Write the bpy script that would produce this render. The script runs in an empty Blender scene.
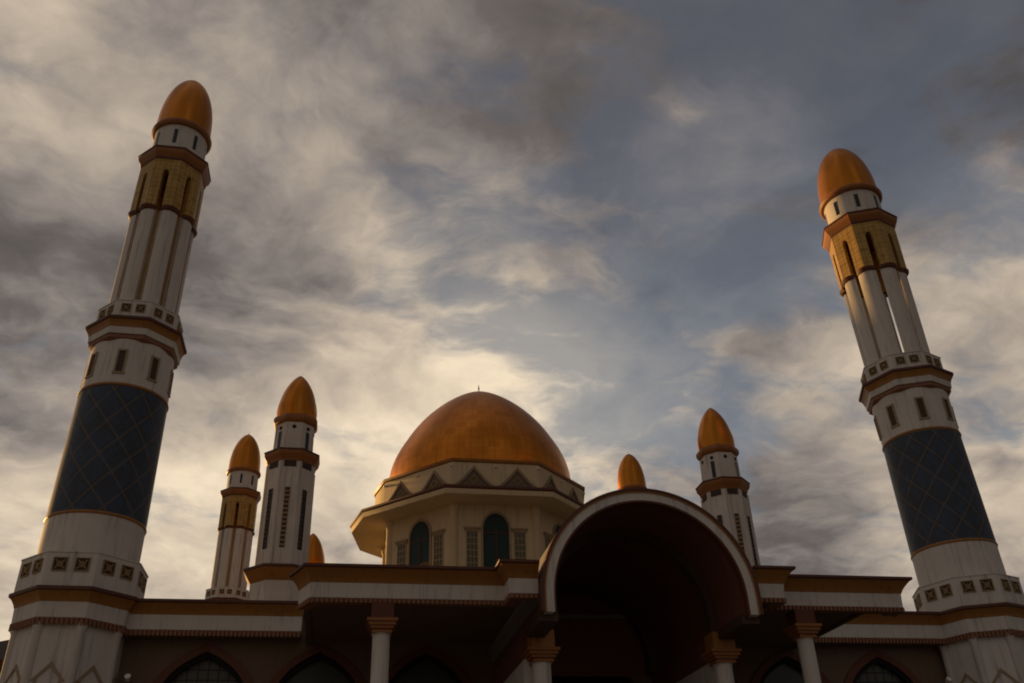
import bpy, math, random
from mathutils import Matrix, Vector
random.seed(7)
PI = math.pi
rad = math.radians
S = bpy.context.scene
C = S.collection

# ------------------------------------------------------------------ camera
cam_d = bpy.data.cameras.new('camera'); cam = bpy.data.objects.new('camera', cam_d); C.objects.link(cam)
cam_d.sensor_width = 36; cam_d.lens = 31.826; cam_d.clip_start = .1; cam_d.clip_end = 8000
_R = Vector((.98432, -.17382, -.02991)); _U = Vector((-.06423, -.51120, .85706)); _F = Vector((.16426, .84170, .51435))
cam.matrix_world = Matrix(((_R.x, _U.x, -_F.x, 10.805), (_R.y, _U.y, -_F.y, -40.316), (_R.z, _U.z, -_F.z, 1.6), (0, 0, 0, 1)))
S.camera = cam

# ------------------------------------------------------------------ light
SUN_AZ = Vector((-.66, .75)).normalized(); SUN_EL = rad(8)
sun_d = bpy.data.lights.new('sun', 'SUN'); sun = bpy.data.objects.new('sun', sun_d); C.objects.link(sun)
sun_d.energy = 4.2; sun_d.angle = rad(6); sun_d.color = (1, .55, .17)
_sd = Vector((SUN_AZ.x * math.cos(SUN_EL), SUN_AZ.y * math.cos(SUN_EL), math.sin(SUN_EL)))
sun.rotation_euler = _sd.to_track_quat('Z', 'Y').to_euler(); sun.location = (-60, 60, 60)
S.view_settings.view_transform = 'Standard'; S.view_settings.look = 'None'
S.cycles.pixel_filter_type = 'BLACKMAN_HARRIS'; S.cycles.filter_width = 1.9
S.view_settings.exposure = 0; S.view_settings.gamma = 1; S.view_settings.use_curve_mapping = False

# ------------------------------------------------------------------ node helpers
class NT:
    def __init__(s, tree): s.t = tree; s.n = tree.nodes; s.l = tree.links
    def add(s, typ, **kw):
        n = s.n.new(typ)
        for k, v in kw.items(): setattr(n, k, v)
        return n
    def put(s, sock, v):
        if v is None: return
        if hasattr(v, 'is_output') or isinstance(v, bpy.types.NodeSocket): s.l.new(v, sock)
        else: sock.default_value = v
    def m(s, op, a, b=None, c=None, clamp=False):
        n = s.add('ShaderNodeMath', operation=op, use_clamp=clamp)
        for i, x in enumerate((a, b, c)): s.put(n.inputs[i], x)
        return n.outputs[0]
    def vm(s, op, a, b=None, out=0):
        n = s.add('ShaderNodeVectorMath', operation=op)
        s.put(n.inputs[0], a); s.put(n.inputs[1], b)
        return n.outputs['Value'] if op in ('DOT_PRODUCT', 'LENGTH') else n.outputs[0]
    def mix(s, f, a, b, blend='MIX'):
        n = s.add('ShaderNodeMix', data_type='RGBA', blend_type=blend)
        s.put(n.inputs[0], f)
        for i, x in ((6, a), (7, b)):
            if isinstance(x, tuple) and len(x) == 3: x = (*x, 1)
            s.put(n.inputs[i], x)
        return n.outputs[2]
    def ss(s, x, lo, hi, a=0., b=1.):
        n = s.add('ShaderNodeMapRange', interpolation_type='SMOOTHSTEP')
        s.put(n.inputs[0], x); n.inputs[1].default_value = lo; n.inputs[2].default_value = hi
        n.inputs[3].default_value = a; n.inputs[4].default_value = b
        return n.outputs[0]
    def noise(s, v, scale, detail=4, rough=.5, dist=0.):
        n = s.add('ShaderNodeTexNoise')
        s.put(n.inputs['Vector'], v); n.inputs['Scale'].default_value = scale; n.inputs['Detail'].default_value = detail
        n.inputs['Roughness'].default_value = rough; n.inputs['Distortion'].default_value = dist
        return n
    def sep(s, v): n = s.add('ShaderNodeSeparateXYZ'); s.put(n.inputs[0], v); return n.outputs
    def comb(s, x, y, z):
        n = s.add('ShaderNodeCombineXYZ')
        for i, q in enumerate((x, y, z)): s.put(n.inputs[i], q)
        return n.outputs[0]

# ------------------------------------------------------------------ sky: Nishita behind layers of evening cloud
world = bpy.data.worlds.new('World'); S.world = world; world.use_nodes = True
world.node_tree.nodes.clear(); w = NT(world.node_tree)
sky = w.add('ShaderNodeTexSky', sky_type='NISHITA'); sky.sun_disc = False
sky.sun_elevation = SUN_EL; sky.sun_rotation = math.atan2(SUN_AZ.x, SUN_AZ.y); sky.air_density = 1.2; sky.dust_density = 2.
SKY_STRENGTH = .10
D = w.vm('NORMALIZE', w.add('ShaderNodeTexCoord').outputs['Generated'])
dx, dy, dz = w.sep(D)[:3]
zc = w.m('ADD', w.m('MAXIMUM', dz, 0.), .22)
Pv = w.comb(w.m('DIVIDE', dx, zc), w.m('DIVIDE', dy, zc), 0.)            # the cloud deck seen in perspective
warp = w.noise(Pv, 2.4, 4, .55)
wv = w.vm('SCALE', w.vm('SUBTRACT', warp.outputs['Color'], (.5, .5, .5))); wv.node.inputs['Scale'].default_value = .26
Pw = w.vm('ADD', Pv, wv)
n_big = w.noise(w.vm('ADD', Pw, (8.5, 1.9, 0)), 2.1, 8, .5).outputs[0]
n_fine = w.noise(w.vm('ADD', Pw, (7.3, 2.2, 0)), 9.5, 10, .62).outputs[0]
rot = w.add('ShaderNodeMapping'); w.put(rot.inputs[0], w.vm('ADD', Pw, (1.2, 5.4, 0)))
rot.inputs['Rotation'].default_value = (0, 0, rad(-38)); rot.inputs['Scale'].default_value = (2.2, 4.6, 1)
n_streak = w.noise(rot.outputs[0], 1.5, 9, .6).outputs[0]
def blob(c, outer, inner=0.):
    return w.ss(w.vm('DOT_PRODUCT', D, Vector(c).normalized()[:]), math.cos(rad(outer)), math.cos(rad(inner)))
def total(items):
    out = None
    for k, b in items:
        t = w.m('MULTIPLY', b, k); out = t if out is None else w.m('ADD', out, t)
    return out
n_mid = w.noise(w.vm('ADD', Pw, (25.6, 29.7, 0)), 4.6, 8, .55).outputs[0]
glow = total([(.07, blob((-.2, .68, .70), 26)), (.12, blob((.15, .94, .30), 22)), (.40, blob((.03, .88, .45), 19)), (.16, blob((-.275, .914, .25), 16)), (.56, blob((.62, .68, .43), 16)),
              (.24, blob((.22, .89, .40), 13)), (.26, blob((.37, .66, .65), 7)), (.30, blob((-.36, .93, .10), 22))])
dark = total([(.26, blob((-.125, .83, .55), 10)), (.06, blob((-.345, .83, .44), 10)), (.36, blob((.62, .42, .68), 36)),
              (.06, blob((.477, .814, .31), 15)), (.08, blob((.05, .62, .79), 22)), (.09, blob((0, -.7, .7), 80)), (.22, blob((.9, -.25, .35), 58))])
blue = total([(.52, blob((.25, .72, .649), 20)), (.75, blob((.31, .84, .45), 11)), (.80, blob((.56, .49, .66), 25)), (.30, blob((.10, .80, .59), 9))])
Ps = w.vm('ADD', Pw, (SUN_AZ.x*.055, SUN_AZ.y*.055, 0))                   # the same deck a little nearer the sun
n_big2 = w.noise(w.vm('ADD', Ps, (8.5, 1.9, 0)), 2.1, 8, .5).outputs[0]
n_mid2 = w.noise(w.vm('ADD', Ps, (25.6, 29.7, 0)), 4.6, 8, .55).outputs[0]
relief = w.m('ADD', w.m('MULTIPLY', w.m('SUBTRACT', n_big, n_big2), 1.1), w.m('MULTIPLY', w.m('SUBTRACT', n_mid, n_mid2), .55))
dens = w.m('ADD', w.m('MULTIPLY', n_big, .62), w.m('MULTIPLY', n_mid, .38))
body = w.ss(dens, .43, .555)
nz = w.m('ADD', w.m('MULTIPLY', w.m('SUBTRACT', body, .5), -.26), w.m('ADD', relief, w.m('ADD', w.m('MULTIPLY', w.m('SUBTRACT', n_mid, .5), .35), w.m('MULTIPLY', w.m('SUBTRACT', n_fine, .5), .50))))
lum = w.m('ADD', w.m('ADD', .36, w.m('SUBTRACT', glow, dark)), nz)
lum = w.m('MINIMUM', w.m('MAXIMUM', lum, 0.), 1.)
ramp = w.add('ShaderNodeValToRGB'); w.put(ramp.inputs[0], lum)
el = ramp.color_ramp.elements
el[0].position = 0.; el[0].color = (.082, .073, .070, 1)
el[1].position = 1.; el[1].color = (.90, .74, .54, 1)
for p, c in ((.22, (.148, .128, .119)), (.40, (.285, .244, .217)), (.62, (.50, .415, .328))):
    e = el.new(p); e.color = (*c, 1)
open_m = w.ss(w.m('ADD', blue, w.m('MULTIPLY', w.m('SUBTRACT', w.m('ADD', w.m('MULTIPLY', n_streak, .55), w.m('MULTIPLY', n_mid, .45)), .5), -5.4)), .16, 1.0)
nish = w.vm('SCALE', sky.outputs[0]); nish.node.inputs['Scale'].default_value = SKY_STRENGTH
blue_col = w.mix(.75, nish, w.mix(w.ss(dz, .40, .72), (.150, .192, .258), (.100, .108, .140)))
col = w.mix(w.m('MULTIPLY', open_m, .72), ramp.outputs[0], blue_col)
bg = w.add('ShaderNodeBackground'); w.put(bg.inputs[0], col); bg.inputs[1].default_value = 1.
w.put(w.add('ShaderNodeOutputWorld').inputs[0], bg.outputs[0])

# ------------------------------------------------------------------ materials
MATS = {}
def mat(name, col, rough=.7, metal=0., var=.12, scale=1.5, streak=0., bump=0., fn=None, bscale=30., spec=.4):
    m = bpy.data.materials.new(name); m.use_nodes = True; t = NT(m.node_tree); t.n.clear()
    b = t.add('ShaderNodeBsdfPrincipled'); o = t.add('ShaderNodeOutputMaterial'); t.l.new(b.outputs[0], o.inputs[0])
    tc = t.add('ShaderNodeTexCoord').outputs['Object']
    base = tuple(col)
    n = t.noise(tc, scale, 6, .6).outputs[0]
    k = t.m('ADD', 1 - var, t.m('MULTIPLY', n, 2 * var))
    if streak:
        mp = t.add('ShaderNodeMapping'); t.put(mp.inputs[0], tc); mp.inputs['Scale'].default_value = (5, 5, .35)
        s = t.noise(mp.outputs[0], 1., 5, .6).outputs[0]
        k = t.m('MULTIPLY', k, t.ss(s, .5, .78, 1., 1 - streak))
    if fn: base = fn(t, tc)
    v = t.vm('SCALE', base); t.put(v.node.inputs['Scale'], k)
    t.put(b.inputs['Base Color'], v)
    r = t.m('ADD', rough - .08, t.m('MULTIPLY', t.noise(tc, scale * 4, 4, .6).outputs[0], .16))
    t.put(b.inputs['Roughness'], r); b.inputs['Metallic'].default_value = metal; b.inputs['Specular IOR Level'].default_value = spec
    if bump:
        bn = t.add('ShaderNodeBump'); bn.inputs['Strength'].default_value = bump; bn.inputs['Distance'].default_value = .02
        t.put(bn.inputs['Height'], t.noise(tc, bscale, 4, .6).outputs[0]); t.put(b.inputs['Normal'], bn.outputs[0])
    MATS[name] = m
    return m
def cyl_uv(t, tc, r):
    x, y, z = t.sep(tc)[:3]
    return t.m('MULTIPLY', t.m('ARCTAN2', y, x), r), z
def line(t, x, period, width):                      # 1 on a thin line repeated along x
    f = t.m('FRACT', t.m('DIVIDE', x, period))
    d = t.m('MINIMUM', f, t.m('SUBTRACT', 1., f))
    return t.ss(d, width / period * .5, width / period, 1., 0.)
def fn_blue(t, tc):
    a, z = cyl_uv(t, tc, 2.0)
    p = 2 * PI * 2.0 / 10
    q = t.m('ADD', a, t.m('MULTIPLY', z, p / 1.57)); r = t.m('SUBTRACT', a, t.m('MULTIPLY', z, p / 1.57))
    big = t.m('MAXIMUM', line(t, q, p, .06), line(t, r, p, .06))
    sm = t.m('MAXIMUM', line(t, q, p / 3, .028), line(t, r, p / 3, .028))
    ck = t.add('ShaderNodeTexVoronoi'); t.put(ck.inputs['Vector'], t.comb(q, r, 0.)); ck.inputs['Scale'].default_value = 3 / p
    ck.inputs['Randomness'].default_value = 0.
    cc = t.sep(ck.outputs['Color'])[0]
    base = t.mix(t.ss(cc, .2, .8), (.040, .053, .074), (.043, .066, .108))
    base = t.mix(t.m('MULTIPLY', sm, .55), base, (.085, .075, .06))
    return t.mix(t.m('MULTIPLY', big, .45), base, (.21, .13, .06))
def fn_tile(t, tc):
    a, z = cyl_uv(t, tc, 1.65)
    g = t.m('MAXIMUM', line(t, a, .27, .018), line(t, z, .30, .018))
    v = t.add('ShaderNodeTexVoronoi'); t.put(v.inputs['Vector'], t.comb(t.m('DIVIDE', a, .27), t.m('DIVIDE', z, .30), 0.))
    v.inputs['Randomness'].default_value = 0.; v.inputs['Scale'].default_value = 1.
    c = t.mix(t.sep(v.outputs['Color'])[0], (.40, .225, .045), (.54, .335, .085))
    return t.mix(t.m('MULTIPLY', g, .75), c, (.12, .075, .02))
def fn_lattice(t, tc):
    x, y, z = t.sep(tc)[:3]
    g = t.m('MAXIMUM', line(t, x, .42, .05), line(t, z, .42, .05))
    return t.mix(g, (.085, .085, .07), (.020, .020, .018))
def fn_roof(t, tc):
    x, y, z = t.sep(tc)[:3]
    g = t.m('MAXIMUM', line(t, x, .3, .06), line(t, z, .22, .05))
    return t.mix(g, (.030, .020, .016), (.014, .009, .008))
def fn_pave(t, tc):
    b = t.add('ShaderNodeTexBrick'); t.put(b.inputs['Vector'], tc); b.inputs['Scale'].default_value = 1.
    b.inputs['Color1'].default_value = (.20, .185, .165, 1); b.inputs['Color2'].default_value = (.16, .15, .135, 1); b.inputs['Mortar'].default_value = (.08, .075, .07, 1)
    b.inputs['Mortar Size'].default_value = .012; b.inputs['Brick Width'].default_value = .6; b.inputs['Row Height'].default_value = .6
    return b.outputs[0]
def fn_dome(t, tc):
    a, z = cyl_uv(t, tc, 1.)
    g = t.m('MAXIMUM', line(t, a, 2 * PI / 48, .006), line(t, z, .62, .02))
    v = t.add('ShaderNodeTexVoronoi'); t.put(v.inputs['Vector'], t.comb(t.m('DIVIDE', a, 2*PI/48), t.m('DIVIDE', z, .62), 0.)); v.inputs['Randomness'].default_value = 0.; v.inputs['Scale'].default_value = 1.
    c = t.mix(t.sep(v.outputs['Color'])[0], (.55, .18, .017), (.68, .235, .026))
    return t.mix(t.m('MULTIPLY', g, .35), c, (.25, .08, .01))
mat('white_paint', (.64, .595, .54), .75, var=.19, scale=.7, streak=.42, bump=.12)
mat('wall_shade_brown', (.17, .11, .07), .8, var=.18, scale=.9, streak=.25, bump=.15)  # front wall brown, darkened to stand in for shade under the canopy
mat('gable_panel', (.17, .125, .08), .7, var=.25, scale=6)
mat('gable_wood', (.28, .20, .12), .65, var=.25, scale=6)
mat('cream_paint', (.62, .50, .315), .75, var=.12, scale=.8, streak=.25, bump=.12)
mat('gold_paint', (.34, .145, .030), .5, var=.16, scale=1.4, streak=.3)
mat('lip_paint', (.115, .042, .026), .6, var=.2)
mat('dentil_paint', (.26, .12, .065), .7, var=.15)
mat('red_trim', (.31, .115, .027), .5, var=.15)
mat('maroon', (.13, .040, .019), .6, var=.2, streak=.2)
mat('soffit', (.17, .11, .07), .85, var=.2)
mat('pale_gold', (.40, .27, .11), .6, var=.2, streak=.3)
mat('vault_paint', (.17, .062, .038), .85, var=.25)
mat('dome_gold', (.54, .19, .02), .30, .88, var=.14, scale=.6, streak=.18, bump=.08, bscale=9)
mat('main_dome_gold', (.83, .29, .028), .34, .85, var=.14, scale=.35, streak=.18, bump=.06, bscale=5, fn=fn_dome)
mat('blue_tile', (.02, .06, .12), .55, var=.2, scale=5, fn=fn_blue, spec=.3)
mat('yellow_tile', (.5, .3, .07), .55, var=.15, scale=3, fn=fn_tile)
mat('dark_glass', (.02, .026, .026), .18, var=.2)
mat('green_glass', (.014, .034, .032), .45, var=.3, scale=2., spec=.25)
mat('pale_glass', (.10, .115, .075), .5, var=.3, scale=2.)
mat('grey_glass', (.05, .055, .045), .35, var=.3, scale=2.)
mat('lattice_glass', (.08, .08, .07), .5, fn=fn_lattice)
mat('dark_wood', (.075, .04, .022), .65, var=.25, scale=6)
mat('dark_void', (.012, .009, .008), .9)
mat('window_trim', (.34, .25, .15), .7, var=.15)
mat('star_paint', (.34, .22, .09), .7, var=.15)
mat('panel_dark', (.055, .036, .026), .75, var=.25, scale=6)
mat('house_wall', (.30, .26, .22), .8)
mat('roof_tile', (.05, .035, .03), .7, fn=fn_roof)
mat('paving', (.18, .17, .15), .85, fn=fn_pave, var=.25, scale=.15)
mat('earth', (.085, .085, .05), .95, var=.4, scale=.02)
mat('roof_deck', (.22, .20, .18), .9)
mat('lamp_glass', (.75, .72, .66), .25)
mat('steel', (.35, .35, .36), .35, .8)

# ------------------------------------------------------------------ mesh helpers
class MB:
    def __init__(s): s.v = []; s.f = []
    def quad(s, a, b, c, d): i = len(s.v); s.v += [a, b, c, d]; s.f.append((i, i+1, i+2, i+3))
    def loft(s, rings, cap0=True, cap1=True, closed=True):
        i0 = len(s.v); n = len(rings[0])
        for r in rings: s.v += [tuple(p) for p in r]
        for k in range(len(rings) - 1):
            for j in range(n if closed else n - 1):
                a = i0 + k*n + j; b = i0 + k*n + (j+1) % n
                s.f.append((a, b, b + n, a + n))
        if cap0: s.f.append(tuple(i0 + j for j in reversed(range(n))))
        if cap1: s.f.append(tuple(i0 + (len(rings)-1)*n + j for j in range(n)))
        return s
    def lathe(s, prof, n, off=0., cap0=True, cap1=True):       # prof: (radius, z) bottom to top
        return s.loft([[(r*math.cos(off + 2*PI*j/n), r*math.sin(off + 2*PI*j/n), z) for j in range(n)] for r, z in prof], cap0, cap1)
    def box(s, x0, x1, y0, y1, z0, z1, M=None):
        p = [(x, y, z) for z in (z0, z1) for x, y in ((x0, y0), (x1, y0), (x1, y1), (x0, y1))]
        if M: p = [tuple(M @ Vector(q)) for q in p]
        return s.loft([p[:4], p[4:]])
    def sweep(s, prof, path, closed=False):
        """prof: closed polygon of (offset outward, z); path: xy points, outward is to the right of travel"""
        n = len(path); rings = []
        for i, p in enumerate(path):
            p = Vector(p); ds = []
            if closed or i > 0: ds.append((p - Vector(path[i-1])).normalized())
            if closed or i < n-1: ds.append((Vector(path[(i+1) % n]) - p).normalized())
            ns = [Vector((d.y, -d.x)) for d in ds]
            m = sum(ns, Vector((0, 0))).normalized(); k = 1 / max(.3, m.dot(ns[0]))
            rings.append([(p.x + m.x*k*o, p.y + m.y*k*o, z) for o, z in prof])
        if closed: rings.append(rings[0]); s.loft(rings, False, False)
        else: s.loft(rings, True, True)
        return s
    def ribbon(s, outer, inner, y0, y1, open_ends=True):
        """a band in the xz plane between two matching polylines, thickened from y0 to y1"""
        rings = [[(o[0], y0, o[1]), (i[0], y0, i[1]), (i[0], y1, i[1]), (o[0], y1, o[1])] for o, i in zip(outer, inner)]
        return s.loft(rings, open_ends, open_ends)
    def poly(s, pts, y0, y1):                                   # filled xz polygon with thickness
        return s.loft([[(x, y0, z) for x, z in pts], [(x, y1, z) for x, z in pts]])
    def move(s, M): s.v = [tuple(M @ Vector(p)) for p in s.v]; return s
    def build(s, name, m, parent=None, smooth=35, label=None):
        me = bpy.data.meshes.new(name); me.from_pydata(s.v, [], s.f)
        import bmesh
        b = bmesh.new(); b.from_mesh(me); bmesh.ops.remove_doubles(b, verts=b.verts, dist=1e-5); bmesh.ops.recalc_face_normals(b, faces=b.faces); b.to_mesh(me); b.free()
        me.materials.append(MATS[m])
        if smooth:
            me.polygons.foreach_set('use_smooth', [True]*len(me.polygons)); me.set_sharp_from_angle(angle=rad(smooth))
        o = bpy.data.objects.new(name, me); C.objects.link(o)
        if parent: o.parent = parent
        if label: o['label'] = label
        return o
def tag(o, label, cat, group=None):
    o['label'] = label; o['category'] = cat
    if group: o['group'] = group
    return o
def empty(name, loc, rz=0.):
    o = bpy.data.objects.new(name, None); C.objects.link(o); o.location = loc; o.rotation_euler = (0, 0, rz); o.empty_display_size = .5
    return o
def copy_tree(o, parent=None):
    c = o.copy(); C.objects.link(c)
    if parent: c.parent = parent
    for ch in list(o.children): copy_tree(ch, c)
    return c
OCT = PI/8
def octa(R): return [(R*math.cos(OCT + 2*PI*j/8), R*math.sin(OCT + 2*PI*j/8)) for j in range(8)]
def face_M(k, dist, z=0.):
    """local frame of octagon face k: x along the face, y inward, z up; k=0 faces -Y"""
    return Matrix.Rotation(k*PI/4, 4, 'Z') @ Matrix.Translation((0, -dist, z))
def cove(d, z0, z1, o0=0.):                                       # gold cove flaring outward
    pts = []
    for i in range(7):
        t = i/6
        pts.append((o0 + d*(1 - math.cos(t*PI/2))*.62 + d*t*.38, z0 + (z1 - z0)*t))
    return pts
def cornice(parent, path, closed, z_dent, z_fas, z_cove, z_lip, z_top, d=.36, step=.17, names=('dentil_band', 'fascia', 'gold_moulding', 'coping'), back=.5):
    """dentil course, white fascia, gold cove and dark coping along a path that runs along the fascia's face"""
    MB().sweep([(-.03, z_fas), (-back, z_fas), (-back, z_cove), (0, z_cove)][::-1], path, closed).build(names[1], 'white_paint', parent)
    g = MB(); pr = cove(d, z_cove + .002, z_lip, .02) + [(-back, z_lip), (-back, z_cove + .002)]
    g.sweep(pr, path, closed).build(names[2], 'gold_paint', parent)
    MB().sweep([(d + .05, z_lip + .002), (d + .09, z_lip + .03), (d + .09, z_top), (-back, z_top), (-back, z_lip + .002)], path, closed).build(names[3], 'lip_paint', parent)
    if z_dent is not None:
        t = MB(); h = z_fas - z_dent
        t.sweep([(-.06, z_dent + h*.25), (-.06, z_fas - .002), (-back, z_fas - .002), (-back, z_dent + h*.25)], path, closed)
        n = len(path)
        for i in range(n if closed else n-1):
            a = Vector(path[i]); b = Vector(path[(i+1) % n]); L = (b - a).length; dd = (b - a).normalized(); nn = Vector((dd.y, -dd.x))
            k = max(1, int(L/step))
            for j in range(k):
                c = a + dd*((j + .5)*L/k); ww = step*.28
                q = [c - dd*ww - nn*.058, c + dd*ww - nn*.058, c + dd*ww + nn*.02, c - dd*ww + nn*.02]
                t.loft([[(p.x, p.y, z_dent) for p in q], [(p.x, p.y, z_fas - .006) for p in q]])
        t.build(names[0], 'dentil_paint', parent, smooth=0)

# ------------------------------------------------------------------ setting
g = MB(); g.quad((-3000, -3000, 0), (3000, -3000, 0), (3000, 3000, 0), (-3000, 3000, 0))
o = g.build('ground', 'earth'); o['kind'] = 'structure'
g = MB(); g.box(-14, 56, -70, 66, -.3, .004); o = g.build('forecourt', 'paving'); o['kind'] = 'structure'

W, L = 41.13, 49.25

# ------------------------------------------------------------------ tall minaret
def ogive(R, h, z0, n=30, p=2.5, q=1., neck=0.):
    out = []
    for i in range(n + 1):
        t = 1 - (1 - i/n)**1.5
        out.append((max(.012, R*(1 - t**p)**q*(1 + neck*math.sin(min(1, t*2.4)*PI))), z0 + h*t))
    return out
def panel_pair(parent, k, dist, zc, size, dx, y0=0.):
    for sx in (-1, 1):
        M = face_M(k, dist, zc) @ Matrix.Translation((sx*dx, 0, 0)); h = size/2
        a = MB()
        a.box(-h, h, -.012, .03, -h, h, M)
        pn = a.build('parapet_panel', 'panel_dark', parent, smooth=0)
        s = MB(); t = size*.075
        for x0, x1, z0, z1 in ((-h, h, h - t, h), (-h, h, -h, -h + t), (-h, -h + t, -h + t, h - t), (h - t, h, -h + t, h - t)): s.box(x0, x1, -.045, -.014, z0, z1, M)
        r = h*.80
        for ang in (45, -45):
            s.box(-r*1.12, r*1.12, -.038 - (ang > 0)*.004, -.0135, -t*.55, t*.55, M @ Matrix.Rotation(rad(ang), 4, 'Y'))
        dm = [(0, h*.5), (h*.5, 0), (0, -h*.5), (-h*.5, 0)]; di = [(x*.66, z*.66) for x, z in dm]
        b = MB().ribbon(dm + dm[:1], di + di[:1], -.048, -.0135, False); b.move(M); s.v, s.f = s.v + b.v, s.f + [tuple(i + len(s.v) for i in f) for f in b.f]
        s.build('star', 'star_paint', pn, smooth=0)
def octo_parapet(parent, R, z0, z1, name='parapet'):
    p = octa(R)
    MB().sweep([(0, z0), (0, z1 - .06), (.03, z1 - .05), (.03, z1), (-.22, z1), (-.22, z0)], p, True).build(name, 'white_paint', parent)

def make_tall(slot_panels=True, widen=(), ri=1.28):
    t = empty('tall_minaret', (0, 0, 0))
    # octagonal base with corner pilasters and framed gables
    b = MB().lathe([(2.12, 0), (2.12, 10.95)], 8, OCT); b.build('base', 'white_paint', t)
    for k in range(8):
        a = OCT + k*PI/4
        m = MB().lathe([(.24, 0), (.24, .5), (.19, .55), (.185, 10.6), (.23, 10.7), (.23, 10.9)], 14); m.move(Matrix.Translation((2.04*math.cos(a), 2.04*math.sin(a), 0)))
        m.build('pilaster', 'white_paint', t)
    for k in range(8):
        o_ = [(-.50, 2.), (-.50, 8.72), (-.62, 8.72), (0, 9.42), (.62, 8.72), (.50, 8.72), (.50, 2.)]
        i_ = [(-.40, 2.), (-.40, 8.82), (-.40, 8.82), (0, 9.26), (.40, 8.82), (.40, 8.82), (.40, 2.)]
        MB().ribbon(o_, i_, -.05, .06).move(face_M(k, 2.12*math.cos(OCT))).build('gable_frame', 'window_trim', t, smooth=0)
    cornice(t, octa(2.34), True, 10.78, 11.05, 11.66, 12.04, 12.20, d=.20, back=.3, names=('dentil_band', 'base_fascia', 'base_moulding', 'base_coping'))
    MB().lathe([(2.4, 11.9), (2.4, 12.205)], 8, OCT).build('base_deck', 'roof_deck', t, smooth=0)
    octo_parapet(t, 2.50, 12.21, 13.62)
    for k in range(8): panel_pair(t, k, 2.50*math.cos(OCT), 13.09, .56, .42)
    # round shaft and tile band
    MB().lathe([(2.03, 12.21), (2.02, 15.4), (1.95, 21.7), (1.93, 24.3)], 56).build('shaft', 'white_paint', t)
    MB().lathe([(2.032, 15.5), (1.965, 21.40)], 72, cap0=False, cap1=False).build('tile_band', 'blue_tile', t)
    for z0, r in ((15.34, 2.05), (21.402, 1.995)):
        MB().lathe([(r - .1, z0), (r, z0 + .02), (r + .02, z0 + .08), (r, z0 + .14), (r - .1, z0 + .16)], 56).build('tile_border', 'gold_paint', t)
    for k in range(8):
        M = face_M(k, 1.94)
        f = MB()
        for x0, x1, z0, z1 in ((-.23, -.15, 22.1, 23.3), (.15, .23, 22.1, 23.3), (-.15, .15, 23.2, 23.3), (-.27, .27, 22.0, 22.1)): f.box(x0, x1, -.05, .09, z0, z1, M)
        fr = f.build('shaft_window', 'window_trim', t, smooth=0)
        MB().box(-.148, .148, -.012, .08, 22.102, 23.198, M).build('pane', 'dark_wood', fr, smooth=0)
    # balcony
    MB().lathe([(1.97, 23.80), (2.14, 23.92), (2.14, 24.11)], 8, OCT).build('balcony_bed', 'dentil_paint', t)
    cornice(t, octa(2.24), True, None, 24.12, 24.46, 24.80, 24.96, d=.13, back=.3, names=('', 'balcony_fascia', 'balcony_moulding', 'balcony_coping'))
    MB().lathe([(2.1, 24.6), (2.1, 24.965)], 8, OCT).build('balcony_deck', 'roof_deck', t, smooth=0)
    octo_parapet(t, 2.08, 24.97, 26.05)
    for k in range(8): panel_pair(t, k, 2.08*math.cos(OCT), 25.60, .44, .34)
    # eight piers with open slots between them; white below, yellow tile above
    def pier_ring(h, z, rin=ri):
        n = 8; a = [-h + 2*h*i/n for i in range(n + 1)]
        return [((1.50 + .20*math.cos(q/h*PI/2)**.8)*math.cos(q), (1.50 + .20*math.cos(q/h*PI/2)**.8)*math.sin(q), z) for q in a[:-1]] + \
               [(1.50*math.cos(h), 1.50*math.sin(h), z)] + [(rin*math.cos(h*.96), rin*math.sin(h*.96), z), (rin*math.cos(-h*.96), rin*math.sin(-h*.96), z)]
    h0 = rad(22.5) - .105/1.55
    apo = 1.80*math.cos(OCT)
    h1 = rad(22.5) - .165/1.65
    def clad_ring(h, z, rin=ri + .02):
        q = min(h, OCT - .0005); re = apo/math.cos(OCT - q)
        return [(re*math.cos(-q), re*math.sin(-q), z), (1.80, 0, z), (re*math.cos(q), re*math.sin(q), z), (rin*math.cos(q), rin*math.sin(q), z), (rin*math.cos(-q), rin*math.sin(-q), z)]
    for k in range(8):
        rz = OCT + k*PI/4
        p = MB().loft([pier_ring(h0, 24.97), pier_ring(h0, 31.95)]).build('pier', 'white_paint', t); p.rotation_euler.z = rz
        rs = [clad_ring(h1, 32.10), clad_ring(h1, 34.2)]
        for u in (.35, .6, .8, .93, 1.): rs.append(clad_ring(OCT - (OCT - h1)*math.sqrt(max(0, 1 - u*u)), 34.2 + .32*u))
        rs.append(clad_ring(OCT, 35.3))
        cm = MB().loft(rs); cm.move(Matrix.Rotation(rz, 4, 'Z')); cm.build('tile_cladding', 'yellow_tile', t, smooth=25)
        lg = MB().loft([[(x*1.03, y*1.03, z) for x, y, z in pier_ring(h0, 31.86)], [(x*1.09, y*1.02, z) for x, y, z in pier_ring(h0, 31.98)], [(x*1.10, y*1.02, z) for x, y, z in pier_ring(h0, 32.095)]]).build('ledge', 'maroon', t); lg.rotation_euler.z = rz
        st = MB()
        for sg in (-1, 1):
            a = sg*(h0 - .035); c_, s_ = math.cos(a), math.sin(a); st.v, st.f = st.v, st.f
            q = MB().box(1.43, 1.545, -.035, .035, 26.0, 31.85, Matrix.Rotation(a, 4, 'Z')); st.f += [tuple(i + len(st.v) for i in f) for f in q.f]; st.v += q.v
        if slot_panels:
            sl = st.build('slot_trim', 'gold_paint', t, smooth=0); sl.rotation_euler.z = rz
    if slot_panels:
        MB().lathe([(1.36, 24.97), (1.36, 31.9)], 32).build('slot_panel', 'pale_gold', t)
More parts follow.
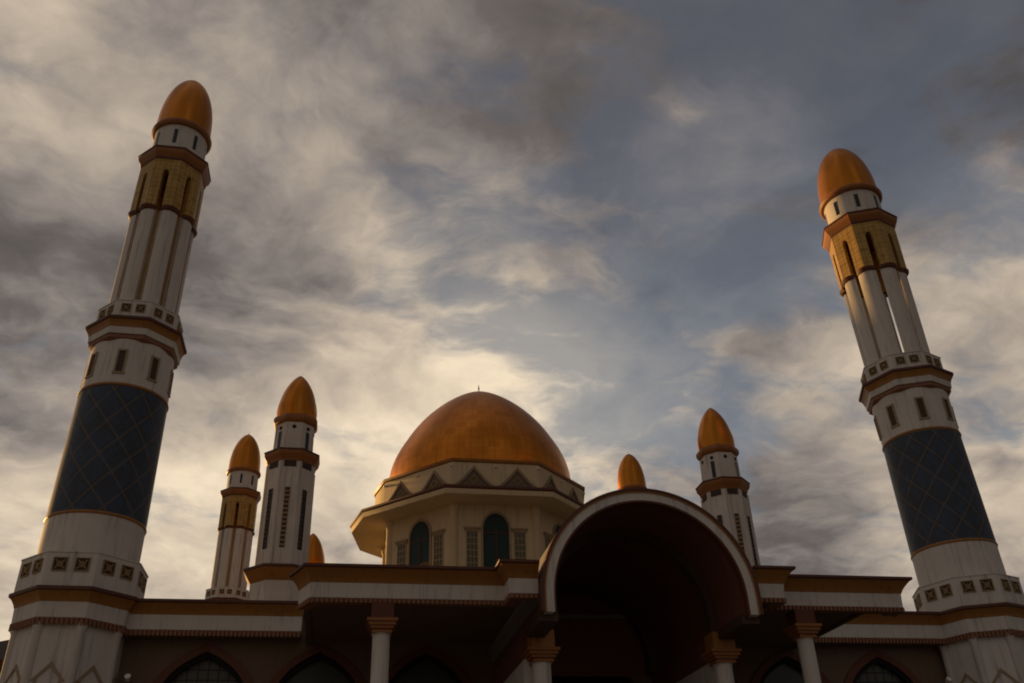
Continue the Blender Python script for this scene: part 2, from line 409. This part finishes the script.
    # cap cornice, drum, ring, dome
    MB().lathe([(1.30, 35.1), (1.82, 35.22), (1.86, 35.36), (1.80, 35.37)], 8, OCT).build('cap_bed', 'maroon', t)
    MB().lathe([(1.84, 35.362), (1.88, 35.44), (2.0, 35.60), (2.05, 35.74), (2.05, 35.84)], 8, OCT).build('cap_moulding', 'red_trim', t)
    MB().lathe([(2.05, 35.842), (2.09, 35.88), (2.09, 35.96), (1.4, 35.98)], 8, OCT).build('cap_coping', 'lip_paint', t)
    MB().lathe([(1.50, 35.97), (1.48, 38.0)], 48).build('drum', 'white_paint', t)
    for k in range(8):
        M = face_M(k, 1.485)
        MB().box(-.105, .105, -.012, .06, 36.58, 37.58, M).build('slit_window', 'dark_glass', t, smooth=0)
    MB().lathe([(1.48, 37.92), (1.62, 37.95), (1.70, 38.05), (1.71, 38.16), (1.66, 38.28), (1.5, 38.34)], 48).build('dome_ring', 'red_trim', t)
    MB().lathe(ogive(1.56, 4.25, 38.33, p=2.5, q=.57 if widen else .66), 48).build('dome', 'dome_gold', t, smooth=50)
    MB().lathe([(.035, 42.5), (.03, 42.6), (.05, 42.66), (.015, 42.72), (.008, 42.9)], 10).build('finial', 'steel', t)
    def k_at(z):
        for (z0, k0), (z1, k1) in zip(widen[:-1], widen[1:]):
            if z <= z1: return k0 + (k1 - k0)*max(0, (z - z0)/(z1 - z0))
        return widen[-1][1] if widen else 1.
    for c in (t.children_recursive if widen else ()):
        for v in c.data.vertices:
            k = k_at(v.co.z); v.co.x *= k; v.co.y *= k
    return t
tall = make_tall(True, ((21, 1.), (24.5, .96), (34, .95), (36, .94)))
G4 = 'tall minarets at the corners of the mosque'
tag(tall, 'large white minaret with blue lattice tiles, joined to the wing left of the dome', 'minaret', G4)
t2 = make_tall(False, ((21, 1.), (24.5, 1.045), (32, 1.10), (36, 1.13)), 1.42); t2.location = (W + .18, 0, 0); t2.rotation_euler = (0, rad(-.55), 0); t2.rotation_mode = 'ZYX'; t2.rotation_euler.z = OCT
tag(t2, 'large white minaret with sky showing through its slots, right of the big arch', 'minaret', G4)
# two of its rear piers are slimmer, so the sky shows through
me_s = bpy.data.meshes.new('pier'); pp = [c for c in t2.children if c.name.startswith('pier')]
for o in pp:
    a = (o.rotation_euler.z + OCT) % (2*PI)
    d = Vector((math.cos(a), math.sin(a)))
    if d.y > .55:
        o.scale = (1, .42, 1)
for o in [c for c in t2.children if c.name.startswith('slot_trim')]:
    a = (o.rotation_euler.z + OCT) % (2*PI)
    if math.sin(a) > .55: o.scale = (1, .38, 1)
tall.location.x = -.08; tall.rotation_euler.y = rad(.35)
t3 = make_tall(True); t3.location = (-.12, L, .25)
tag(t3, 'distant slim minaret behind the left wing, smaller golden cap beside the louvred short tower', 'minaret', G4)
t4 = copy_tree(t3); t4.location = (W, L, 0)
tag(t4, 'distant minaret of which only the pointed golden cap shows above the big arch', 'minaret', G4)

# ------------------------------------------------------------------ short minaret
def make_short():
    t = empty('short_minaret', (0, 0, 11.9))
    Z = -11.9
    MB().lathe([(1.62, 0), (1.62, 15.75 + Z)], 8, OCT).build('base', 'white_paint', t)
    MB().lathe([(1.60, 15.62 + Z), (1.66, 15.70 + Z), (1.72, 15.80 + Z), (1.98, 16.18 + Z), (2.02, 16.26 + Z)], 8, OCT).build('lower_moulding', 'gold_paint', t)
    MB().lathe([(2.03, 16.262 + Z), (2.07, 16.31 + Z), (2.07, 16.42 + Z), (1.3, 16.46 + Z)], 8, OCT).build('lower_coping', 'lip_paint', t)
    MB().lathe([(1.40, 16.44 + Z), (1.41, 22.9 + Z)], 8, OCT).build('shaft', 'white_paint', t)
    for k in range(8):
        a = OCT + k*PI/4
        m = MB().lathe([(.12, 16.45 + Z), (.11, 22.5 + Z)], 10); m.move(Matrix.Translation((1.37*math.cos(a), 1.37*math.sin(a), 0))); m.build('corner_rib', 'white_paint', t)
    for k in range(8):
        M = face_M(k, 1.41*math.cos(OCT), Z)
        lv = MB().box(-.14, .14, -.005, .05, 17.5, 21.0, M).build('louvre_window', 'dark_glass', t, smooth=0)
        s = MB(); n = 13
        s.box(-.145, -.125, -.05, -.006, 17.52, 20.98, M); s.box(.125, .145, -.05, -.006, 17.52, 20.98, M)
        for i in range(n):
            z = 17.6 + i*3.35/n
            s.box(-.125, .125, -.045, -.006, z, z + .11, M)
        s.build('grille', 'dark_wood' if k % 2 else 'star_paint', lv, smooth=0)
        MB().box(-.34, .34, -.04, .05, 22.25, 22.62, M).build('frieze_panel', 'panel_dark', t, smooth=0)
    MB().lathe([(1.45, 22.62 + Z), (1.5, 22.8 + Z), (1.60, 22.92 + Z), (1.66, 23.05 + Z), (1.67, 23.18 + Z)], 8, OCT).build('upper_moulding', 'red_trim', t)
    MB().lathe([(1.675, 23.182 + Z), (1.70, 23.22 + Z), (1.70, 23.30 + Z), (1.1, 23.33 + Z)], 8, OCT).build('upper_coping', 'lip_paint', t)
    MB().lathe([(1.22, 23.32 + Z), (1.18, 25.4 + Z)], 8, OCT).build('lantern', 'white_paint', t)
    for k in range(8):
        M = face_M(k, 1.20*math.cos(OCT), Z)
        m = MB(); m.lathe([(.11, 0), (.11, .06)], 14); m.move(M @ Matrix.Translation((0, .03, 24.85)) @ Matrix.Rotation(PI/2, 4, 'X')); m.build('round_vent', 'dark_void', t)
        if k in (1, 7, 3, 5):
            MB().box(-.13, .13, -.015, .05, 23.45, 24.62, M).build('lantern_window', 'dark_glass', t, smooth=0)
    MB().lathe([(1.18, 25.15 + Z), (1.28, 25.22 + Z), (1.36, 25.36 + Z), (1.37, 25.55 + Z), (1.30, 25.68 + Z), (1.1, 25.70 + Z)], 8, OCT).build('dome_ring', 'red_trim', t)
    MB().lathe(ogive(1.17, 3.15, 25.68 + Z, p=2.35, q=.78, neck=.03), 48).build('dome', 'dome_gold', t, smooth=50)
    return t
sh = make_short()
GS = 'short minarets on the mosque roof'
sh.location = (7.28, 10.3, 12.1)
tag(sh, 'short white octagonal tower with tall louvred slits, rising fully visible left of the great dome', 'minaret', GS)
for loc, lab in (((W - 7.2, 10.3, 11.45), 'short white octagonal tower partly hidden by the right shoulder of the big arch'),
                 ((7.75, L - 10.3, 11.9), 'golden pointed cap peeking out behind the louvred short tower, just above the roofline')):
    c = copy_tree(sh); c.location = loc; tag(c, lab, 'minaret', GS)

# ------------------------------------------------------------------ mosque body
ms = empty('mosque', (W/2, 24, 0)); ms_off = Matrix.Translation((-W/2, -24, 0))
def mb(m, name, material, parent=None, smooth=35, label=None):
    o = m.move(ms_off).build(name, material, parent or ms, smooth, label); return o
tag(ms, 'white mosque with a broad golden dome, gold cornices and a deep dark entrance arch', 'mosque')
class MM(MB):                                                     # built in world coordinates, moved under the mosque
    def build(s, name, m, parent=None, smooth=35, label=None):
        s.move(ms_off); return MB.build(s, name, m, parent or ms, smooth, label)
WALL = .4
# front wall with pointed openings
def keel(cx, hw, z_spring, z_apex, n=14):
    pts = []
    for i in range(n + 1):
        t = i/n                                                   # from the spring to the apex
        x = hw*(1 - t**1.25) if False else hw*math.cos(t*PI/2)**.86
        z = z_spring + (z_apex - z_spring)*(math.sin(t*PI/2)**1.0*.84 + .16*t**5)
        pts.append((x, z))
    return [(cx + x, z) for x, z in pts] + [(cx - x, z) for x, z in reversed(pts[:-1])]
def full_arch(cx, hw, z0, zs, za): return [(cx + hw, z0)] + keel(cx, hw, zs, za) + [(cx - hw, z0)]
ARCH = [5.34, 9.93, 14.48, W - 14.48, W - 9.93, W - 5.34]
def wall_with_openings(x0, x1, z0, z1, openings, y0, y1):
    """the wall as strips above and between its openings"""
    m = MM(); cur = x0
    for arch in openings:
        xl, xr = arch[-1][0], arch[0][0]
        m.box(cur, xl, y0, y1, z0, z1)
        pts = [p for p in arch[1:-1]]
        for (xa, za), (xb, zb) in zip(pts[:-1], pts[1:]):
            if abs(xa - xb) < 1e-6: continue
            q = [(xa, y0, za), (xb, y0, zb), (xb, y1, zb), (xa, y1, za)]
            m.loft([q, [(xa, y0, z1), (xb, y0, z1), (xb, y1, z1), (xa, y1, z1)]])
        cur = xr
    m.box(cur, x1, y0, y1, z0, z1)
    return m
ops = [full_arch(c, 1.85, 0.3, 8.0, 10.33) for c in ARCH]
door = [(21.3 + 2.6, 0.02)] + [(21.3 + 2.6*math.cos(a), 8.2 + 2.6*math.sin(a)) for a in [i*PI/16 for i in range(17)]] + [(21.3 - 2.6, 0.02)]
allops = ops[:3] + [door] + ops[3:]
wall_with_openings(1.6, W - 1.6, 0, 11.9, allops, WALL, WALL + .5).build('front_wall', 'wall_shade_brown', smooth=0)
for i, c in enumerate(ARCH):
    fr = MM().ribbon(full_arch(c, 2.22, .3, 8.0, 10.66), full_arch(c, 1.85, .3, 8.0, 10.33), WALL - .09, WALL + .03, True)
    fo = fr.build('arch_frame', 'maroon')
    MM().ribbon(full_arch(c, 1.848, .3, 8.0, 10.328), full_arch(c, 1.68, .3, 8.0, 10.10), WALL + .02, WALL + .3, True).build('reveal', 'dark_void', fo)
    MM().poly(full_arch(c, 1.70, .3, 8.0, 10.12), WALL + .28, WALL + .33).build('window_pane', 'lattice_glass' if i in (0, 5) else 'grey_glass', fo, smooth=0)
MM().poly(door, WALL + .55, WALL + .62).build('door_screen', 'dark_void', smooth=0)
# other walls and the roof deck
MM().box(1.6, 2.1, WALL + .5, L - .4, 0, 11.9).build('side_wall', 'cream_paint', smooth=0)
MM().box(W - 2.1, W - 1.6, WALL + .5, L - .4, 0, 11.9).build('side_wall', 'cream_paint', smooth=0)
MM().box(2.1, W - 2.1, L - .9, L - .4, 0, 11.9).build('back_wall', 'cream_paint', smooth=0)
MM().box(1.5, W - 1.5, WALL - .1, L - .3, 11.902, 12.1).build('roof', 'roof_deck', smooth=0)
# low wing cornices left and right
for path in ([(1.75, -.42), (9.1, -.42)], [(32.0, -.42), (W - 1.75, -.42)]):
    wg = MM(); wg.box(path[0][0], path[1][0], -.34, WALL - .002, 10.82, 11.0).build('wing_soffit', 'soffit', smooth=0)
    cornice_parent = ms
    # moved under the mosque through its own frame
    pth = [(x - W/2, y - 24) for x, y in path]
    cornice(ms, pth, False, 10.78, 11.03, 11.64, 12.06, 12.20, d=.26, back=.6, names=('wing_dentils', 'wing_fascia', 'wing_moulding', 'wing_coping'))
for path in ([(1.45, L - 2), (1.45, 2.2)], [(W - 1.45, 2.2), (W - 1.45, L - 2)]):
    cornice(ms, [(x - W/2, y - 24) for x, y in path], False, None, 11.03, 11.62, 12.12, 12.20, d=.34, back=.4, names=('', 'side_fascia', 'side_moulding', 'side_coping'))
# portico: fascia runs in front of the facade and steps forward beside the arch
FX = .38
pl = [(9.22, -7.9), (9.66, -9.4 + FX), (15.95 + FX, -9.4 + FX), (15.95 + FX, -10.35 + FX), (17.35, -10.35 + FX)]
pr = [(25.22, -10.35 + FX), (26.8 - FX, -10.35 + FX), (26.8 - FX, -9.4 + FX), (32.0 - FX, -9.4 + FX), (32.0 - FX, -8.2)]
for path in (pl, pr):
    cornice(ms, [(x - W/2, y - 24) for x, y in path], False, 9.96, 10.13, 10.64, 11.06, 11.18, d=.30, step=.16, back=.45, names=('portico_dentils', 'portico_fascia', 'portico_moulding', 'portico_coping'))
for x0, x1, y0 in ((9.6, 16.3, -9.0), (16.3, 17.34, -9.9), (25.24, 26.4, -9.9), (26.4, 31.6, -9.0)):
    MM().box(x0 + .0, x1 - .002, y0 + .05, WALL - .1, 10.70, 10.78).build('portico_ceiling', 'soffit', smooth=0)
    MM().box(x0 + .0, x1 - .002, y0 + .05, WALL - .1, 10.95, 11.10).build('portico_roof', 'roof_deck', smooth=0)
for x in (9.45, 31.58):
    MM().box(x - .1, x + .1, -8.19, WALL - .06, 10.62, 11.09).build('portico_edge', 'soffit', smooth=0)
# entrance arch: face ring, vault and ribs
AC, AZ = 21.28, 9.98
def arc(r, z0, n=48, cx=AC, cz=AZ): return [(cx + r, z0)] + [(cx + r*math.cos(i*PI/n), cz + r*math.sin(i*PI/n)) for i in range(n + 1)] + [(cx - r, z0)]
MM().ribbon(arc(3.84, 9.4), arc(3.49, 9.4), -10.42, -10.05).build('arch_band', 'white_paint')
MM().ribbon(arc(3.93, 9.4), arc(3.842, 9.4), -10.50, -10.0).build('arch_coping', 'lip_paint')
MM().ribbon(arc(3.838, 9.4), arc(3.775, 9.4), -10.46, -10.422).build('arch_moulding', 'gold_paint')
MM().ribbon(arc(3.488, 9.4), arc(3.42, 9.4), -10.40, -10.06).build('arch_edge', 'maroon')
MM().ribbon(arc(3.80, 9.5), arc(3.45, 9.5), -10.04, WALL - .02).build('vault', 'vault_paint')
MM().ribbon(arc(3.92, 9.9), arc(3.80, 9.9), -9.99, WALL - .02).build('vault_roof', 'roof_deck')
MM().ribbon(arc(3.448, 9.45), arc(3.12, 9.45), -7.6, -7.05).build('vault_rib', 'dark_wood')
MM().ribbon(arc(3.448, 9.45), arc(3.0, 9.45), -.35, .15).build('vault_rib', 'dark_wood')
MM().poly(arc(3.45, 9.4)[0:-1] + [(AC - 3.45, 9.4)], WALL - .015, WALL - .004).build('vault_end_wall', 'vault_paint', smooth=0)
for sx in (-1, 1):
    x = AC + sx*3.62
    MM().box(x - .34, x + .34, -6.9, WALL - .02, 8.6, 9.48).build('vault_frieze', 'vault_paint', smooth=0)
    MM().box(x - .3, x + .3, -6.9, WALL - .02, 0, 8.598).build('porch_wall', 'white_paint', smooth=0)
    # corbel under the projecting ring
    cb = MM().sweep([(0, 9.98), (.0, 8.95), (.06, 8.85), (.18, 8.8)][::-1] + [(-.1, 8.8), (-.1, 9.98)][::-1], [(x - .3, -7.4), (x + .3, -7.4)])
    MM().box(x - .32, x + .32, -10.04, -7.65, 9.18, 9.50).build('vault_beam', 'dark_wood', smooth=0)
def column(x, y, r, ztop, cap, lab=None):
    """round column with a square capital of three steps"""
    c = MM().lathe([(r*1.35, 0), (r*1.35, .35), (r*1.15, .42), (r*1.06, .6), (r, .8), (r*.97, cap - .05), (r*1.1, cap)], 28)
    c.move(Matrix.Translation((x, y, 0))); co = c.build('column', 'white_paint')
    k = MM()
    for h, z0, z1 in ((r*1.12, cap, cap + .09), (r*1.0, cap + .09, cap + .14), (r*1.30, cap + .14, cap + .24), (r*1.52, cap + .24, cap + .36), (r*1.72, cap + .36, cap + .46)):
        k.box(x - h, x + h, y - h, y + h, z0, z1 - .001)
    k.build('capital', 'red_trim', co, smooth=0)
    bl = MM().box(x - r*1.25, x + r*1.25, y - r*1.25, y + r*1.25, cap + .46, ztop).build('column_block', 'gold_paint' if lab else 'maroon', co, smooth=0)
column(AC - 3.36, -7.3, .34, 9.46, 8.36, 1); column(AC + 3.50, -7.3, .34, 9.46, 8.36, 1)
for x in (12.12, 27.5):
    column(x, -8.7, .30, 9.98, 8.98)

# central dome: octagonal drum, eave, crown and golden dome
DX, DY = W/2, 24.62
dt = Matrix.Translation((DX, DY, 0)) 
class DM(MM):
    def build(s, *a, **k): s.move(dt); return MM.build(s, *a, **k)
RD = 7.5; AP = RD*math.cos(OCT)
drum = DM().lathe([(RD, 12.1), (RD, 24.1)], 8, OCT).build('drum', 'cream_paint', smooth=0)
for k in range(8):
    a = OCT + k*PI/4
    m = DM().lathe([(.30, 12.1), (.30, 23.3), (.36, 23.4), (.36, 23.88)], 14); m.v = [(x + RD*.985*math.cos(a), y + RD*.985*math.sin(a), z) for x, y, z in m.v]; m.build('drum_pilaster', 'cream_paint')
def round_arch(hw, z0, za, n=14):
    zs = za - hw*1.35
    return [(hw, z0)] + [(hw*math.cos(i*PI/n), zs + hw*1.35*math.sin(i*PI/n)**.92) for i in range(n + 1)] + [(-hw, z0)]
for k in range(8):
    M = face_M(k, AP)
    f = DM().ribbon(round_arch(1.02, 15.5, 23.42), round_arch(.88, 15.5, 23.25), -.10, .05); f.move(M); fo = f.build('drum_arch', 'window_trim')
    f = DM().poly(round_arch(.878, 15.5, 23.248), -.02, .04); f.move(M); f.build('pane', 'green_glass', fo, smooth=0)
    f = DM().box(-.045, .045, -.06, -.022, 15.5, 22.2, M); f.box(-.87, .87, -.055, -.022, 21.85, 21.95, M); f.build('mullion', 'dark_wood', fo, smooth=0)
    for sx in (-1, 1):
        f = DM(); x = sx*1.62
        f.box(x - .36, x + .36, -.02, .05, 15.7, 22.0, M); lo = f.build('lattice_window', 'pale_glass', smooth=0)
        f = DM()
        for q in (-.36, -.12, .12, .36): f.box(x + q - .03, x + q + .03, -.07, -.022, 15.7, 22.0, M)
        for j in range(15): f.box(x - .33, x + .33, -.065, -.022, 15.9 + j*.43, 15.98 + j*.43, M)
        f.build('grille', 'window_trim', lo, smooth=0)
        f = DM().box(x - .48, x + .48, -.12, .03, 22.002, 22.14, M); f.box(x - .56, x + .56, -.18, .03, 22.142, 22.24, M); f.build('hood', 'window_trim', lo, smooth=0)
def octpath(R):
    p = octa(R)
    return p[:3] + p[3:4] + [(-R, -.35)] + p[4:7] + p[7:] + [(R, -.35)]
EP = octpath(9.50)
DM().loft([[(x, y, 23.885) for x, y in EP], [(x, y, 24.0) for x, y in EP]]).build('eave_soffit', 'cream_paint', smooth=0)
def dsweep(prof, R, name, m, smooth=35):
    s = DM().sweep(prof, octpath(R), True); return s.build(name, m, smooth=smooth)
dsweep([(0, 23.90), (.06, 24.22), (-.5, 24.22), (-.5, 23.90)], 9.54, 'eave_fascia', 'cream_paint')
dsweep([(.04, 24.222), (.14, 24.34), (.14, 24.47), (-1.8, 24.92), (-1.8, 24.222)], 9.54, 'eave_coping', 'lip_paint')
CRB, CRT = 24.75, 26.78
dsweep([(0, CRB), (0, CRT), (-.4, CRT), (-.4, CRB)], 7.95, 'crown', 'cream_paint')
dsweep([(-.05, CRT + .002), (.1, CRT + .05), (.16, CRT + .22), (-.8, CRT + .26), (-.8, CRT + .002)], 7.95, 'crown_coping', 'gold_paint')
CA = 7.95*math.cos(OCT)
for k in range(8):
    M = face_M(k, CA)
    for sx in (-1, 1):
        x = sx*1.52
        tri = lambda w_, zb, za: [(x + w_, zb), (x + w_*.52, zb + (za - zb)*.40), (x, za), (x - w_*.52, zb + (za - zb)*.40), (x - w_, zb)]
        f = DM().ribbon(tri(1.50, CRB + .2, CRT - .26), tri(1.22, CRB + .2, CRT - .52), -.10, .02); f.move(M); fo = f.build('crown_gable', 'gable_wood', smooth=0)
        f = DM().poly(tri(1.215, CRB + .2, CRT - .525), -.015, .03); f.move(M); f.build('gable_panel', 'gable_panel', fo, smooth=0)
        zc_ = CRB + .74
        f = DM().ribbon([(x, zc_ + .32), (x + .32, zc_), (x, zc_ - .32), (x - .32, zc_), (x, zc_ + .32)], [(x, zc_ + .24), (x + .24, zc_), (x, zc_ - .24), (x - .24, zc_), (x, zc_ + .24)], -.06, -.016, False)
        f.move(M); f.build('diamond', 'star_paint', fo, smooth=0)
    for x in (0., 3.02):
        f = DM().lathe([(.02, -.1), (.09, -.06), (.11, 0), (.09, .06), (.02, .1)], 12); f.v = [(a_ + x, b_ - .05, c_ + CRT - .28) for a_, b_, c_ in f.v]; f.move(M); f.build('crown_lamp', 'lamp_glass')
prof = [(r * (1 + .02*math.sin(min(1, (z - 26.9)/4.2)*PI)), z) for r, z in ogive(6.98, 9.25, 26.9, n=44, p=2.05, q=.77)]
DM().lathe([(6.9, 26.6)] + prof, 96, cap0=False).build('dome', 'main_dome_gold', smooth=60)
DM().lathe([(.22, 36.08), (.13, 36.18), (.04, 36.26), (.03, 36.42), (.07, 36.48), (.012, 36.9)], 12).build('dome_finial', 'gold_paint')

# round loudspeaker on the roof edge before the drum's left window
hs = empty('loudspeaker', (15.9, 18.6, 19.6))
tag(hs, 'small round pale loudspeaker before the arched window left of the drum centre', 'loudspeaker')
M0 = Matrix.Rotation(PI/2, 4, 'X')
MB().lathe([(.08, -.35), (.12, -.1), (.22, 0), (.34, .16), (.40, .24), (.42, .25), (.36, .18), (.1, .05)], 24, cap1=True).move(M0).build('horn', 'star_paint', hs)
MB().lathe([(.16, .16), (.20, .20), (.16, .22)], 20).move(M0).build('driver', 'panel_dark', hs)
MB().box(-.03, .03, .2, .28, -7.5, -.05).build('pole', 'steel', hs)

# ------------------------------------------------------------------ neighbouring house at the left edge
nh = empty('neighbouring_house', (-4.6, 15, -.7))
tag(nh, 'neighbouring house with a dark tiled hip roof low at the left edge', 'house')
hx, hy = 5.0, 6.0
MB().box(-hx + .7, hx - .7, -hy + .7, hy - .7, 0, 12.2).build('wall', 'house_wall', nh, smooth=0)
r_ = MB(); r_.loft([[(-hx, -hy, 12.45), (hx, -hy, 12.45), (hx, hy, 12.45), (-hx, hy, 12.45)], [(-.05, -1, 15.0), (.05, -1, 15.0), (.05, 1, 15.0), (-.05, 1, 15.0)]]); r_.build('roof', 'roof_tile', nh, smooth=0)
MB().sweep([(0, 12.0), (.05, 12.44), (-.5, 12.44), (-.5, 12.0)], [(-hx, -hy), (-hx, hy), (hx, hy), (hx, -hy)][::-1], True).build('fascia_board', 'dark_wood', nh, smooth=0)
wn = MB()
for z0 in (9.6, 6., 2.2):
    for x in (-2.6, 0, 2.6):
        f = MB()
        for x0, x1, q0, q1 in ((x - .6, x - .5, z0, z0 + 1.5), (x + .5, x + .6, z0, z0 + 1.5), (x - .5, x + .5, z0 + 1.4, z0 + 1.5), (x - .65, x + .65, z0 - .08, z0)): f.box(x0, x1, -hy + .62, -hy + .74, q0, q1)
        fo = f.build('window', 'window_trim', nh, smooth=0)
        MB().box(x - .5, x + .5, -hy + .68, -hy + .73, z0, z0 + 1.4).build('pane', 'dark_glass', fo, smooth=0)

# ------------------------------------------------------------------ small spotlights on the wall beside the minaret bases
for (x, y, z), lab in (((2.55, -.6, 9.1), 'tiny pale spotlight beside the base of the minaret on the left'), ((W - 2.6, -.6, 9.1), 'tiny pale spotlight beside the base of the minaret on the right')):
    s = empty('spotlight', (x, y, z)); tag(s, lab, 'spotlight', 'spotlights by the minaret bases')
    MB().lathe([(.05, -.16), (.09, -.12), (.11, .06), (.12, .10)], 14).move(Matrix.Rotation(rad(60), 4, 'X')).build('housing', 'lamp_glass', s)
    MB().box(-.02, .02, .05, 1.0, -.03, .03).build('bracket', 'steel', s, smooth=0)
